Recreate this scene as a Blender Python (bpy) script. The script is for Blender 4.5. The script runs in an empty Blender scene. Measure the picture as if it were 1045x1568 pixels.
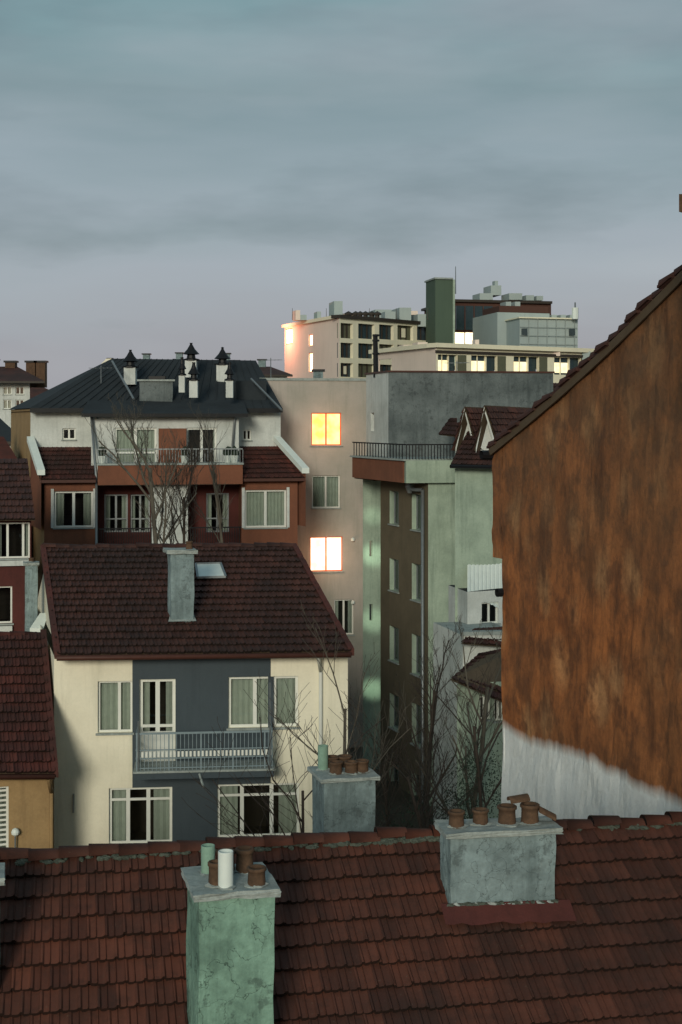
import bpy, math, random
import mathutils
from mathutils import Vector
random.seed(7)
F_=2177.8; CXP=522.5; YH=640.0; CZ=15.0
def S(r,g,b):
    f=lambda c:(c/255/12.92 if c/255<=.04045 else ((c/255+.055)/1.055)**2.4)
    return (f(r),f(g),f(b),1)
def pt(px,py,d): return Vector(((px-CXP)/F_*d,d,CZ+(YH-py)/F_*d))
# ---------------------------------------------------------------- materials
def nn(nt,t,**k):
    n=nt.nodes.new(t)
    for a,b in k.items(): setattr(n,a,b)
    return n
def base(name):
    m=bpy.data.materials.new(name); m.use_nodes=True
    nt=m.node_tree; b=nt.nodes['Principled BSDF']
    b.inputs['Specular IOR Level'].default_value=.25
    return m,nt,b
def coords(nt,sc=(1,1,1)):
    tc=nn(nt,'ShaderNodeTexCoord'); mp=nn(nt,'ShaderNodeMapping')
    nt.links.new(tc.outputs['Object'],mp.inputs[0]); mp.inputs['Scale'].default_value=sc
    return mp.outputs[0]
def noise(nt,vec,scale,detail=6,rough=.6):
    n=nn(nt,'ShaderNodeTexNoise'); n.inputs['Scale'].default_value=scale
    n.inputs['Detail'].default_value=detail; n.inputs['Roughness'].default_value=rough
    nt.links.new(vec,n.inputs['Vector']); return n.outputs[0]
def rng(nt,v,a,b,c=0,d=1):
    n=nn(nt,'ShaderNodeMapRange'); nt.links.new(v,n.inputs[0])
    for i,x in enumerate((a,b,c,d)): n.inputs[i+1].default_value=x
    return n.outputs[0]
def mix(nt,f,a,b,mode='MIX'):
    n=nn(nt,'ShaderNodeMix',data_type='RGBA',blend_type=mode)
    if isinstance(f,(int,float)): n.inputs[0].default_value=f
    else: nt.links.new(f,n.inputs[0])
    for i,x in ((6,a),(7,b)):
        if isinstance(x,tuple): n.inputs[i].default_value=x
        else: nt.links.new(x,n.inputs[i])
    return n.outputs[2]
def bump(nt,b,h,st,dist=.02):
    n=nn(nt,'ShaderNodeBump'); n.inputs['Strength'].default_value=st; n.inputs['Distance'].default_value=dist
    nt.links.new(h,n.inputs['Height']); nt.links.new(n.outputs[0],b.inputs['Normal'])
def plaster(name,c,dark=None,streak=.35,scale=.9,bs=14,bst=.4,rough=.9,blotch=.5,fine=.25,cracks=0):
    m,nt,b=base(name)
    dark=dark or tuple(x*.5 for x in c[:3])+(1,)
    v=coords(nt); vs=coords(nt,(3.2,3.2,.3))
    n1=noise(nt,v,scale); n2=noise(nt,vs,1.2,6,.7); n3=noise(nt,v,bs,8,.7)
    col=mix(nt,rng(nt,n1,.42,.75,0,blotch),c,dark)
    col=mix(nt,rng(nt,n2,.5,.72,0,streak),col,dark)
    col=mix(nt,rng(nt,n3,.35,.7,0,fine),col,dark)
    if cracks:
        vo=nn(nt,'ShaderNodeTexVoronoi',feature='DISTANCE_TO_EDGE'); vo.inputs['Scale'].default_value=1.5
        mv=nn(nt,'ShaderNodeVectorMath',operation='ADD'); ns=nn(nt,'ShaderNodeTexNoise'); ns.inputs['Scale'].default_value=3; ns.inputs['Detail'].default_value=6
        nt.links.new(v,ns.inputs[0]); nt.links.new(v,mv.inputs[0]); nt.links.new(ns.outputs[1],mv.inputs[1]); nt.links.new(mv.outputs[0],vo.inputs['Vector'])
        col=mix(nt,rng(nt,vo.outputs[0],.0,.012,cracks,0),col,tuple(x*.35 for x in dark[:3])+(1,))
        n5=noise(nt,v,2.6,8,.75); col=mix(nt,rng(nt,n5,.56,.62,0,.55),col,tuple(x*.75+.02 for x in dark[:3])+(1,))
    nt.links.new(col,b.inputs['Base Color']); b.inputs['Roughness'].default_value=rough
    bump(nt,b,n3,bst); return m
def tilem(name,c1,c2,c3,lich=.5):
    m,nt,b=base(name); v=coords(nt)
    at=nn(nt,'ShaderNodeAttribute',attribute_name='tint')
    col=mix(nt,rng(nt,at.outputs['Fac'],0,1),c1,c2)
    n1=noise(nt,v,1.1,6,.65); n2=noise(nt,v,22,6,.7); n3=noise(nt,v,6,8,.75); n4=noise(nt,v,.4,4)
    col=mix(nt,rng(nt,n1,.42,.68,0,.7),col,c3)
    col=mix(nt,rng(nt,n4,.42,.66,0,.6),col,(.028,.02,.018,1))
    col=mix(nt,rng(nt,n3,.5,.75,0,.6),col,(.02,.016,.013,1))
    col=mix(nt,rng(nt,n2,.62,.74,0,lich),col,S(112,106,92))
    col=mix(nt,rng(nt,at.outputs['Fac'],-1,-.3,.85,0),col,(.006,.005,.004,1))  # near-black lip colour stands in for shade under each tile course
    nt.links.new(col,b.inputs['Base Color']); b.inputs['Roughness'].default_value=.75
    bump(nt,b,n2,.35,.01); return m
def plain(name,c,rough=.6,metal=0,var=.3):
    m,nt,b=base(name); v=coords(nt); n=noise(nt,v,5,5)
    col=mix(nt,rng(nt,n,.35,.7,0,var),c,tuple(x*.45 for x in c[:3])+(1,))
    nt.links.new(col,b.inputs['Base Color']); b.inputs['Roughness'].default_value=rough; b.inputs['Metallic'].default_value=metal
    return m
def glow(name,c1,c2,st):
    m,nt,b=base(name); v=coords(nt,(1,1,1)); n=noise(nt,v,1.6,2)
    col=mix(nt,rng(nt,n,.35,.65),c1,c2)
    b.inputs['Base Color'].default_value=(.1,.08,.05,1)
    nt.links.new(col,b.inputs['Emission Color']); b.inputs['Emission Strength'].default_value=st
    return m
def glassm():
    m=bpy.data.materials.new('window_glass'); m.use_nodes=True; nt=m.node_tree; nt.nodes.clear()
    o=nn(nt,'ShaderNodeOutputMaterial'); mx=nn(nt,'ShaderNodeMixShader'); t=nn(nt,'ShaderNodeBsdfTransparent'); g=nn(nt,'ShaderNodeBsdfGlossy')
    t.inputs[0].default_value=(.66,.7,.68,1); g.inputs['Roughness'].default_value=.03
    g.inputs[0].default_value=(.9,.95,1,1)
    fr=nn(nt,'ShaderNodeFresnel'); fr.inputs[0].default_value=1.9
    nt.links.new(fr.outputs[0],mx.inputs[0]); nt.links.new(t.outputs[0],mx.inputs[1]); nt.links.new(g.outputs[0],mx.inputs[2]); nt.links.new(mx.outputs[0],o.inputs[0]); return m
GLASS=glassm()
M={}
M['cream']=plaster('cream_plaster',S(240,234,212),S(168,166,144),.28,.7,fine=.12,blotch=.22)
M['blue']=plaster('blue_grey_plaster',S(72,82,88),S(52,60,66),.25,fine=.12,blotch=.3)
M['white']=plaster('white_plaster',S(212,216,212),S(136,142,136),.38)
M['terra']=plaster('terracotta_plaster',S(130,84,64),S(84,58,48),.35)
M['ochre']=plaster('ochre_plaster',S(166,138,98),S(104,84,60),.4)
M['maroon']=plaster('maroon_plaster',S(92,50,46),S(50,32,30),.3)
M['beige']=plaster('pinkish_render',S(180,170,162),S(122,130,118),.35,.3,fine=.12,blotch=.65)
M['side']=plaster('brown_render',S(110,100,82),S(70,66,54),.35)
M['green']=plaster('pale_green_render',S(168,184,166),S(98,114,102),.5)
M['conc']=plaster('rough_concrete_render',S(114,122,122),S(48,56,58),.5,.6,blotch=.9,bst=.8,cracks=.5)
M['teal']=plaster('weathered_teal_stucco',S(140,176,158),S(54,74,66),.5,1.8,blotch=.7,bs=9,bst=.9,fine=.4,cracks=.8)
M['grey']=plaster('grey_cement_stucco',S(140,158,160),S(64,76,76),.5,1.6,blotch=.65,bs=9,bst=.8,fine=.4,cracks=.6)
M['cap']=plaster('cap_concrete',S(168,176,172),S(90,96,92),.1,3,bs=20,fine=.5)
M['mortar']=plaster('mortar',S(96,104,94),S(45,48,42),.1,5,bs=25,bst=1,fine=.8)
M['pot']=plaster('clay_pot',S(104,80,62),S(44,36,30),.3,5,fine=.6)
M['potg']=plaster('pale_green_pipe',S(140,172,154),S(90,110,98),.3,5,fine=.3)
M['potw']=plain('white_pipe',S(220,228,222),.5,0,.15)
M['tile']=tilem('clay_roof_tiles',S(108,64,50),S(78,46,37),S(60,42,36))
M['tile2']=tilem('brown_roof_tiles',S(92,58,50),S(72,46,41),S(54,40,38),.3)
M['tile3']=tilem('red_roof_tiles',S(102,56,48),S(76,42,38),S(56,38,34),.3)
M['slate']=plaster('dark_slate_roof',S(50,56,60),S(28,31,34),.3)
M['frame']=plain('white_window_frame',S(224,226,218),.45,0,.1)
M['framed']=plain('dark_window_frame',S(60,54,48),.5)
M['framep']=plain('halo_pink_window_frame',S(240,110,80),.5)  # pink halo around the bright panes put into the frame colour
M['curtain']=plain('net_curtain',S(214,220,210),.9,0,.3)
M['room']=plain('dim_interior',S(56,50,46),.9)
M['metal']=plain('galvanised_metal',S(140,146,148),.45,.6)
M['rail']=plain('painted_railing',S(130,146,152),.5)
M['black']=plain('black_metal',S(26,27,30),.5)
M['gut']=plain('brown_gutter',S(80,50,42),.5)
M['wood']=plain('old_wood',S(92,78,62),.8)
M['bark']=plain('dark_bark',S(66,58,52),.9)
M['barkl']=plain('grey_bark',S(92,86,76),.9)
M['leaf']=plain('ivy_leaves',S(48,62,48),.7)
M['gl_y']=glow('emissive_reflection_yellow',(1,.45,.08,1),(1,.74,.28,1),2.0)  # glow materials: emission stands in for sunset reflected in the panes
M['gl_w']=glow('emissive_reflection_white',(1,.7,.36,1),(1,.93,.7,1),2.4)
M['gl_d']=glow('emissive_reflection_dim',(1,.78,.42,1),(1,.9,.6,1),1.4)
M['gl_p']=glow('emissive_reflection_pink',(1,.45,.2,1),(1,.75,.4,1),6)
M['modern']=plaster('modern_cream_cladding',S(232,226,200),S(176,170,150),.2,.1,fine=.05)
M['modernp']=plaster('modern_pink_cladding',S(228,210,196),S(176,166,156),.2,.1,fine=.05)
M['moderng']=plaster('modern_grey_cladding',S(164,176,174),S(120,130,130),.2,.1,fine=.05)
M['brown']=plaster('brown_cladding',S(86,60,52),S(60,44,40),.2,.1,fine=.05)
M['dgreen']=plaster('green_tower_cladding',S(82,98,84),S(62,76,66),.2,.1,fine=.05)
M['ground']=plaster('courtyard_ground',S(78,74,64),S(40,42,34),0,.3,bs=3)
M['dglass']=plain('dark_glazing',S(50,66,72),.15,0,.5)
M['ggrey']=plain('olive_panel',S(96,98,80),.6)
def rustmat():
    m,nt,b=base('rust_coloured_foam_coating')
    v=coords(nt); vv=coords(nt,(3,3,.3))
    n1=noise(nt,coords(nt,(1.5,1.5,.9)),.9,6,.65); n2=noise(nt,vv,1,6,.65); n3=noise(nt,v,10,10,.8); n4=noise(nt,v,.3,4); n5=noise(nt,coords(nt,(2.0,2.0,1.3)),1.3,8,.65)
    vo=nn(nt,'ShaderNodeTexVoronoi',feature='SMOOTH_F1'); vo.inputs['Scale'].default_value=1; vo.inputs['Randomness'].default_value=.9
    mv=nn(nt,'ShaderNodeVectorMath',operation='MULTIPLY_ADD'); ns=nn(nt,'ShaderNodeTexNoise'); ns.inputs['Scale'].default_value=2; ns.inputs['Detail'].default_value=6
    nt.links.new(v,ns.inputs[0]); vq=coords(nt,(.05,1.1,.62)); nt.links.new(ns.outputs[1],mv.inputs[0]); mv.inputs[1].default_value=(.5,.5,.4); nt.links.new(vq,mv.inputs[2]); nt.links.new(mv.outputs[0],vo.inputs['Vector'])
    vo.inputs['Smoothness'].default_value=.2
    ge=nn(nt,'ShaderNodeNewGeometry'); sp=nn(nt,'ShaderNodeSeparateXYZ'); nt.links.new(ge.outputs['Position'],sp.inputs[0])
    col=mix(nt,rng(nt,n1,.35,.65),S(188,116,66),S(136,82,48))
    col=mix(nt,rng(nt,vo.outputs[0],.15,.42,.6,0),col,S(206,156,108))
    col=mix(nt,rng(nt,n5,.48,.62,0,.75),col,S(104,62,40))
    col=mix(nt,rng(nt,n4,.42,.66,0,.4),col,S(112,88,62))
    wz=nn(nt,'ShaderNodeMath',operation='MULTIPLY_ADD'); wz.inputs[1].default_value=3.5; nt.links.new(n5,wz.inputs[0]); nt.links.new(sp.outputs[2],wz.inputs[2])
    col=mix(nt,rng(nt,wz.outputs[0],CZ-2.5,CZ+3.5,0,.65),col,S(104,86,66))
    col=mix(nt,rng(nt,n2,.52,.68,0,.5),col,S(74,48,34))
    col=mix(nt,rng(nt,n3,.45,.68,0,.4),col,S(72,48,34))
    nb=noise(nt,coords(nt,(.5,.5,.1)),1,1,.3)
    a=nn(nt,'ShaderNodeMath',operation='MULTIPLY_ADD'); a.inputs[1].default_value=.5; nt.links.new(nb,a.inputs[0]); nt.links.new(sp.outputs[2],a.inputs[2])
    a2=nn(nt,'ShaderNodeMath',operation='MULTIPLY_ADD'); a2.inputs[1].default_value=.35; nt.links.new(n2,a2.inputs[0]); nt.links.new(a.outputs[0],a2.inputs[2])
    f=rng(nt,a2.outputs[0],CZ-6.5+.34,CZ-6.5+.58)
    wh=mix(nt,rng(nt,n1,.45,.7,0,.35),S(232,234,232),S(180,182,178))
    wh=mix(nt,rng(nt,n3,.5,.75,0,.25),wh,S(140,136,126))
    col=mix(nt,f,wh,col)
    nt.links.new(col,b.inputs['Base Color']); b.inputs['Roughness'].default_value=.75
    h=mix(nt,.35,n3,vo.outputs[0]); bump(nt,b,h,.7,.06); return m
M['rust']=rustmat()
# ---------------------------------------------------------------- geometry store
PARTS={}
class Part:
    def __init__(s,par,name,mat): s.par=par; s.name=name; s.mat=mat; s.v=[]; s.f=[]; s.t=[]
    def add(s,vs,fs,t=.5):
        o=len(s.v); s.v+= [tuple(x) for x in vs]; s.f+=[tuple(i+o for i in f) for f in fs]; s.t+=(t if isinstance(t,list) else [t]*len(fs))
def obj(name):
    e=bpy.data.objects.new(name,None); bpy.context.scene.collection.objects.link(e); return e
def P(par,name,mat):
    k=(par.name,name,mat)
    if k not in PARTS: PARTS[k]=Part(par,name,mat)
    return PARTS[k]
BF=[(0,1,3,2),(4,6,7,5),(0,4,5,1),(2,3,7,6),(0,2,6,4),(1,5,7,3)]
def pbox(par,name,mat,o,a,b,c):
    o=Vector(o);vs=[o+i*a+j*b+k*c for k in(0,1) for j in(0,1) for i in(0,1)]
    P(par,name,mat).add(vs,BF)
def V3(v): return Vector((v[0],v[1],0))
def poly(par,name,mat,pts): P(par,name,mat).add(pts,[tuple(range(len(pts)))])
def tube(p,p0,p1,r0,r1,n=5):
    p0=Vector(p0);p1=Vector(p1);d=p1-p0
    if d.length<1e-6: return
    d.normalize(); a=d.orthogonal().normalized(); b=d.cross(a)
    vs=[];
    for q,r in((p0,r0),(p1,r1)):
        for i in range(n):
            t=2*math.pi*i/n; vs.append(q+a*math.cos(t)*r+b*math.sin(t)*r)
    fs=[(i,(i+1)%n,n+(i+1)%n,n+i) for i in range(n)]+[tuple(range(n,2*n))]
    p.add(vs,fs)
class Fac:
    def __init__(s,A,B):
        s.A=Vector(A);s.B=Vector(B);s.e=(s.B-s.A).normalized();s.n=Vector((s.e.y,-s.e.x))
    def u(s,px,n=0):
        A=s.A+s.n*n; t=(px-CXP)/F_
        return (t*A.y-A.x)/(s.e.x-t*s.e.y)
    def d(s,px,n=0): return (s.A+s.n*n+s.e*s.u(px,n)).y
    def z(s,py,px,n=0): return CZ+(YH-py)/F_*s.d(px,n)
    def rect(s,x0,y0,x1,y1,n=0):
        xm=(x0+x1)/2; return (s.u(x0,n),s.u(x1,n),s.z(y1,xm,n),s.z(y0,xm,n))
    def p(s,u,z,n=0):
        q=s.A+s.e*u+s.n*n; return Vector((q.x,q.y,z))
    def box(s,par,name,mat,u0,u1,z0,z1,n0,n1):
        pbox(par,name,mat,s.p(u0,z0,n0),V3(s.e)*(u1-u0),V3(s.n)*(n1-n0),Vector((0,0,z1-z0)))
def fpx(xl,dl,xr,dr): return Fac(((xl-CXP)/F_*dl,dl),((xr-CXP)/F_*dr,dr))
def wall(par,name,mat,F,u0,u1,z0,z1,ops=(),n=0,rev=.16,revmat=None):
    us=sorted({u0,u1}|{x for o in ops for x in o[:2] if u0<x<u1}); zs=sorted({z0,z1}|{x for o in ops for x in o[2:4] if z0<x<z1})
    W=P(par,name,mat)
    for a,b in zip(us,us[1:]):
        for c,d in zip(zs,zs[1:]):
            um=(a+b)/2;zm=(c+d)/2
            if any(o[0]<um<o[1] and o[2]<zm<o[3] for o in ops): continue
            W.add([F.p(a,c,n),F.p(b,c,n),F.p(b,d,n),F.p(a,d,n)],[(0,1,2,3)])
    for o in ops:
        if not(u0-1e-6<=(o[0]+o[1])/2<=u1+1e-6): continue
        a,b,c,d=o[:4]; R=P(par,name+'_reveals',revmat or mat)
        for q in (((a,c),(a,d)),((b,c),(b,d)),((a,c),(b,c)),((a,d),(b,d))):
            R.add([F.p(q[0][0],q[0][1],n),F.p(q[1][0],q[1][1],n),F.p(q[1][0],q[1][1],n-rev),F.p(q[0][0],q[0][1],n-rev)],[(0,1,2,3)])
def win(par,F,r,cols=(.5,),rows=(),n=0,fr='frame',cur=1.0,gl=None,sill=True,fw=.055,room=.9,rev=.16,shut=None):
    a,b,c,d=r[:4]; w=b-a;h=d-c; k=n-rev+.01; t=.05
    B=lambda u0,u1,z0,z1,n0=0,n1=t,nm='window_frames',m=fr: F.box(par,nm,m,u0,u1,z0,z1,k+n0,k+n1)
    B(a,a+fw,c,d);B(b-fw,b,c,d);B(a+fw,b-fw,c,c+fw);B(a+fw,b-fw,d-fw,d)
    for x in cols: B(a+w*x-fw*.7,a+w*x+fw*.7,c+fw,d-fw,.002,t-.002)
    for y in rows: B(a+fw,b-fw,c+h*y-fw*.45,c+h*y+fw*.45,.004,t-.004)
    q=[F.p(a,c,k+.02),F.p(b,c,k+.02),F.p(b,d,k+.02),F.p(a,d,k+.02)]
    if gl: P(par,'glowing_panes',gl).add(q,[(0,1,2,3)])
    else:
        P(par,'window_panes',None).add(q,[(0,1,2,3)])
        R=P(par,'rooms','room'); z=k-room
        vs=[F.p(a,c,k),F.p(b,c,k),F.p(b,d,k),F.p(a,d,k),F.p(a,c,z),F.p(b,c,z),F.p(b,d,z),F.p(a,d,z)]
        R.add(vs,[(0,1,5,4),(1,2,6,5),(2,3,7,6),(3,0,4,7),(4,5,6,7)])
        if cur>0:
            Q=P(par,'curtains','curtain'); N=max(6,int(w*14)); 
            spans=[(0,1)] if cur>=1 else [(0,cur/2),(1-cur/2,1)]
            for s0,s1 in spans:
                m=max(2,int(N*(s1-s0))); pr=None
                for i in range(m+1):
                    uu=a+w*(s0+(s1-s0)*i/m); kk=k-.1+(.03 if i%2 else -.02)
                    cu=(F.p(uu,c+.02,kk),F.p(uu,d-.02,kk))
                    if pr: Q.add([pr[0],cu[0],cu[1],pr[1]],[(0,1,2,3)],random.random())
                    pr=cu
    if sill: F.box(par,'window_sills','cap',a-.05,b+.05,c-.05,c-.002,n-.14,n+.07)
def shell(par,mat,F,u0,u1,z0,z1,D,top='slate',name='walls',lmat=None,n=0):
    D=Vector((D[0],D[1],0)); a=F.p(u0,z0,n);b=F.p(u1,z0,n); h=Vector((0,0,z1-z0))
    poly(par,'left_wall',lmat or mat,[a,a+D,a+D+h,a+h]); poly(par,'right_wall',mat,[b,b+D,b+D+h,b+h])
    poly(par,'back_wall',mat,[a+D,b+D,b+D+h,a+D+h])
    if top: poly(par,'roof_deck',top,[a+h,b+h,b+D+h,a+D+h])
def tiles(par,name,mat,eL,eR,rL,rR,nu,nv,s=1.0,jit=1.0,under=True):
    eL,eR,rL,rR=map(Vector,(eL,eR,rL,rR)); N=(eR-eL).cross(rL-eL).normalized()
    if N.z<0:N=-N
    T=P(par,name,mat)
    B=lambda u,v:(eL*(1-u)+eR*u)*(1-v)+(rL*(1-u)+rR*u)*v
    xs=[0,.1,.2,.44,.5,.56,.8,.9,1]; hs=[.036,.038,.004,.004,.026,.004,.004,.01,.036]
    for j in range(nv):
        st=.5 if j%2 else 0
        for i in range(-1,nu):
            u0=(i+st)/nu;u1=(i+1+st)/nu
            if u1<=0 or u0>=1: continue
            v0=j/nv+random.gauss(0,.02)*jit/nv; v1=min(1,(j+1.1)/nv); v0=max(v0,-.2/nv)
            l=(.048+random.gauss(0,.006)*jit)*s; tl=random.gauss(0,.008)*jit*s
            if random.random()<.02*jit: l+=.02;tl*=3
            vs=[]
            for x,h in zip(xs,hs):
                uu=min(1,max(0,u0+(u1-u0)*x)); hh=h*s+tl*(x-.5)
                vs+= [B(uu,v0)+N*(l+hh-.05*s),B(uu,v0)+N*(l+hh),B(uu,v1)+N*(hh*.5)]
            fs=[];tt=[]; tn=min(1,max(0,random.gauss(.5,.35)))
            for q in range(len(xs)-1):
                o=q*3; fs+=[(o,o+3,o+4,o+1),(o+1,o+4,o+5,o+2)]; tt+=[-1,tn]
            T.add(vs,fs,tt)
    if under: P(par,name+'_underlay','wood').add([eL-N*.03,eR-N*.03,rR-N*.03,rL-N*.03],[(0,1,2,3)])
def ridgecaps(par,a,b,mat='tile',r=.12,L=.38,mortar=True,jit=1):
    a=Vector(a);b=Vector(b);d=(b-a);n=max(1,int(d.length/L));d.normalize();up=Vector((0,0,1));sd=d.cross(up).normalized()
    T=P(par,'ridge_tiles',mat)
    for i in range(n):
        p0=a+d*(i*L)+up*random.gauss(0,.013)*jit+sd*random.gauss(0,.012)*jit;p1=p0+d*(L*1.08)+up*random.gauss(0,.006)*jit
        r0=r*1.18;r1=r*.92;vs=[];m=8
        for q,rr in((p0,r0),(p1,r1)):
            for k in range(m+1):
                t=math.pi*k/m; vs.append(q+sd*math.cos(t)*rr+up*(math.sin(t)*rr*.8-.05*r/.12))
        T.add(vs,[(k,k+1,m+2+k,m+1+k) for k in range(m)]+[tuple(range(m+1))],[random.random()]*m+[-1])  # end face takes the same painted dark tone
def lump(p,c,rx,ry,rz,seed=0):
    rn=random.Random(seed); vs=[];n=7;m=5
    for j in range(m+1):
        ph=math.pi*j/m
        for i in range(n):
            th=2*math.pi*i/n; k=1+rn.uniform(-.25,.25)
            vs.append(Vector(c)+Vector((rx*math.sin(ph)*math.cos(th)*k,ry*math.sin(ph)*math.sin(th)*k,rz*math.cos(ph)*k)))
    p.add(vs,[(j*n+i,j*n+(i+1)%n,(j+1)*n+(i+1)%n,(j+1)*n+i) for j in range(m) for i in range(n)])
def lathe(p,c,prof,n=16,cap=False):
    c=Vector(c);vs=[]
    for r,z in prof:
        for i in range(n):
            t=2*math.pi*i/n; vs.append(c+Vector((r*math.cos(t),r*math.sin(t),z)))
    fs=[(j*n+i,j*n+(i+1)%n,(j+1)*n+(i+1)%n,(j+1)*n+i) for j in range(len(prof)-1) for i in range(n)]
    p.add(vs,fs)
def pot(par,c,r,h,mat='pot'):
    if mat=='pot': pr=[(r*1.1,0),(r*1.02,h*.1),(r*.95,h*.6),(r*.97,h*.8),(r*1.12,h*.84),(r*1.12,h*.97),(r*1.03,h),(r*.8,h),(r*.75,h*.2)]
    else: pr=[(r,0),(r,h*.98),(r*.97,h),(r*.86,h),(r*.84,h*.2)]
    lathe(P(par,'chimney_pots',mat),c,pr)
def irr(par,name,mat,o,a,b,c,seg=6,amp=.012,seed=1):
    rn=random.Random(seed); o=Vector(o);m=P(par,name,mat)
    J={}
    def pv(i,j,k):
        key=(i,j,k)
        if key not in J: J[key]=o+a*(i/seg)+b*(j/seg)+c*(k/seg)+Vector([rn.gauss(0,amp) for _ in range(3)])
        return J[key]
    for k in range(seg):
        for i in range(seg):
            m.add([pv(i,0,k),pv(i+1,0,k),pv(i+1,0,k+1),pv(i,0,k+1)],[(0,1,2,3)])
            m.add([pv(i,seg,k),pv(i+1,seg,k),pv(i+1,seg,k+1),pv(i,seg,k+1)],[(0,1,2,3)])
            m.add([pv(0,i,k),pv(0,i+1,k),pv(0,i+1,k+1),pv(0,i,k+1)],[(0,1,2,3)])
            m.add([pv(seg,i,k),pv(seg,i+1,k),pv(seg,i+1,k+1),pv(seg,i,k+1)],[(0,1,2,3)])
            m.add([pv(i,k,seg),pv(i+1,k,seg),pv(i+1,k+1,seg),pv(i,k+1,seg)],[(0,1,2,3)])
            m.add([pv(i,k,0),pv(i+1,k,0),pv(i+1,k+1,0),pv(i,k+1,0)],[(0,1,2,3)])
def chimney(name,fl,w,dp,zb,ang,mat,pots,capt=.07,ov=.08,seed=1):
    e=obj(name); a=math.radians(ang);U=Vector((math.cos(a),math.sin(a),0));Vv=Vector((-math.sin(a)*1.2,math.cos(a),0)).normalized();Z=Vector((0,0,1))
    irr(e,'cap_slab','cap',fl-Z*capt,U*w,Vv*dp,Z*capt,6,.006,seed)
    o=fl+U*ov+Vv*ov; o.z=zb
    irr(e,'stack',mat,o,U*(w-2*ov),Vv*(dp-2*ov),Z*(fl.z-capt-zb-.002),8,.007,seed+5)
    for (x,y,r,h,m) in pots: pot(e,fl+U*x*w+Vv*y*dp-Z*.0,r,h,m); lump(P(e,'pot_mortar','cap'),fl+U*x*w+Vv*y*dp,r*1.4,r*1.4,.035,int(x*100))
    return e,U,Vv
# ---------------------------------------------------------------- ground
g=bpy.data.meshes.new('ground'); g.from_pydata([(-3000,-3000,0),(3000,-3000,0),(3000,3000,0),(-3000,3000,0)],[],[(0,1,2,3)]); g.materials.append(M['ground'])
bpy.context.scene.collection.objects.link(bpy.data.objects.new('ground',g))
Z=Vector((0,0,1))
# ---------------------------------------------------------------- foreground tiled house
fg=obj('tiled_roof_house')
a=math.radians(11);U=Vector((math.cos(a),math.sin(a),0));Dn=Vector((math.sin(a),-math.cos(a),0))
R0=Vector((0,19,CZ-5.64)); pit=math.radians(30)
SL=Dn*math.cos(pit)-Z*math.sin(pit); SB=-Dn*math.cos(pit)-Z*math.sin(pit)
NR=U.cross(-SL).normalized()
L0,L1=-7.5,9.5; LEN=6.8
rL=R0+U*L0;rR=R0+U*L1
tiles(fg,'roof_tiles','tile',rL+SL*LEN,rR+SL*LEN,rL,rR,78,20)
tiles(fg,'rear_roof_tiles','tile',rR+SB*LEN,rL+SB*LEN,rR,rL,78,20)
ridgecaps(fg,rL+Z*.06,rR+Z*.06)
mo=P(fg,'ridge_mortar','mortar')
for i in range(300):
    x=random.uniform(L0,L1); 
    if i%3==0: x=random.uniform(-.2,2.0)
    lump(mo,R0+U*x+SL*random.uniform(.08,.15)+Z*.04,random.uniform(.03,.09),.04,.03,i)
eL=rL+SL*LEN*.97-Z*.15; eR=rR+SL*LEN*.97-Z*.15; bL=rL+SB*LEN*.97-Z*.15;bR=rR+SB*LEN*.97-Z*.15
for q in ((eL,eR),(bL,bR)): poly(fg,'walls','ochre',[Vector((q[0].x,q[0].y,0)),Vector((q[1].x,q[1].y,0)),q[1],q[0]])
for q,r,s in ((eL,rL,bL),(eR,rR,bR)): poly(fg,'gable_walls','ochre',[Vector((q.x,q.y,0)),q,r-Z*.1,s,Vector((s.x,s.y,0))])
def onroof(px,py):
    t=Vector(((px-CXP)/F_,1,(YH-py)/F_)); C=Vector((0,0,CZ)); k=(R0-C).dot(NR)/t.dot(NR); return C+t*k
c1=pt(297,1371,15.5)
chimney('chimney',c1,.96,1.0,CZ-8.3,12,'teal',[(.30,.30,.08,.26,'pot'),(.40,.2,.085,.40,'potw'),(.76,.2,.1,.2,'pot'),(.28,.72,.08,.32,'potg'),(.5,.75,.1,.24,'pot'),(.72,.72,.1,.26,'pot')],.075,.06,3)
b0=onroof(697,1402); d0=b0.y
tl=pt(684,1277,d0-.06)
e2,u2,v2=chimney('chimney',tl,1.53,.62,b0.z-.3,9,'grey',[(.14,.5,.1,.2,'pot'),(.36,.6,.1,.19,'pot'),(.58,.5,.115,.24,'pot'),(.78,.5,.115,.25,'pot')],.08,.07,8)
hd=P(e2,'half_round_hoods','pot')
for x,an,hz in ((.68,.12,.30),(.91,-.5,.1)):
    c=tl+u2*1.53*x+v2*.3+Z*hz; ax=(u2*math.cos(an)+Z*math.sin(an))
    up=v2.cross(ax); vs=[]
    for s in(-.13,.13):
        for rr in(.095,.08):
            for k in range(7):
                t=math.pi*k/6; vs.append(c+ax*s+v2*math.cos(t)*rr+up*math.sin(t)*-rr*.75)
    hd.add(vs,[(k,k+1,15+k,14+k) for k in range(6)]+[(7+k,8+k,22+k,21+k) for k in range(6)]+[(k,k+1,8+k,7+k) for k in range(6)]+[(14+k,15+k,22+k,21+k) for k in range(6)])
def rooft(p): 
    k=(R0-Vector((p.x,p.y,0))).dot(NR)/NR.z; return Vector((p.x,p.y,k))
rn=random.Random(4); ap0=[];ap1=[]
for i in range(17):
    x=-.06+1.7*i/16; ap0.append(rooft(tl+u2*x-v2*(.15+rn.uniform(-.02,.03)))+NR*(.09+rn.uniform(0,.02))); ap1.append(rooft(tl+u2*x+v2*.12)+NR*.12)
for i in range(16): poly(e2,'flashing_apron','maroon',[ap0[i],ap0[i+1],ap1[i+1],ap1[i]])
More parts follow.
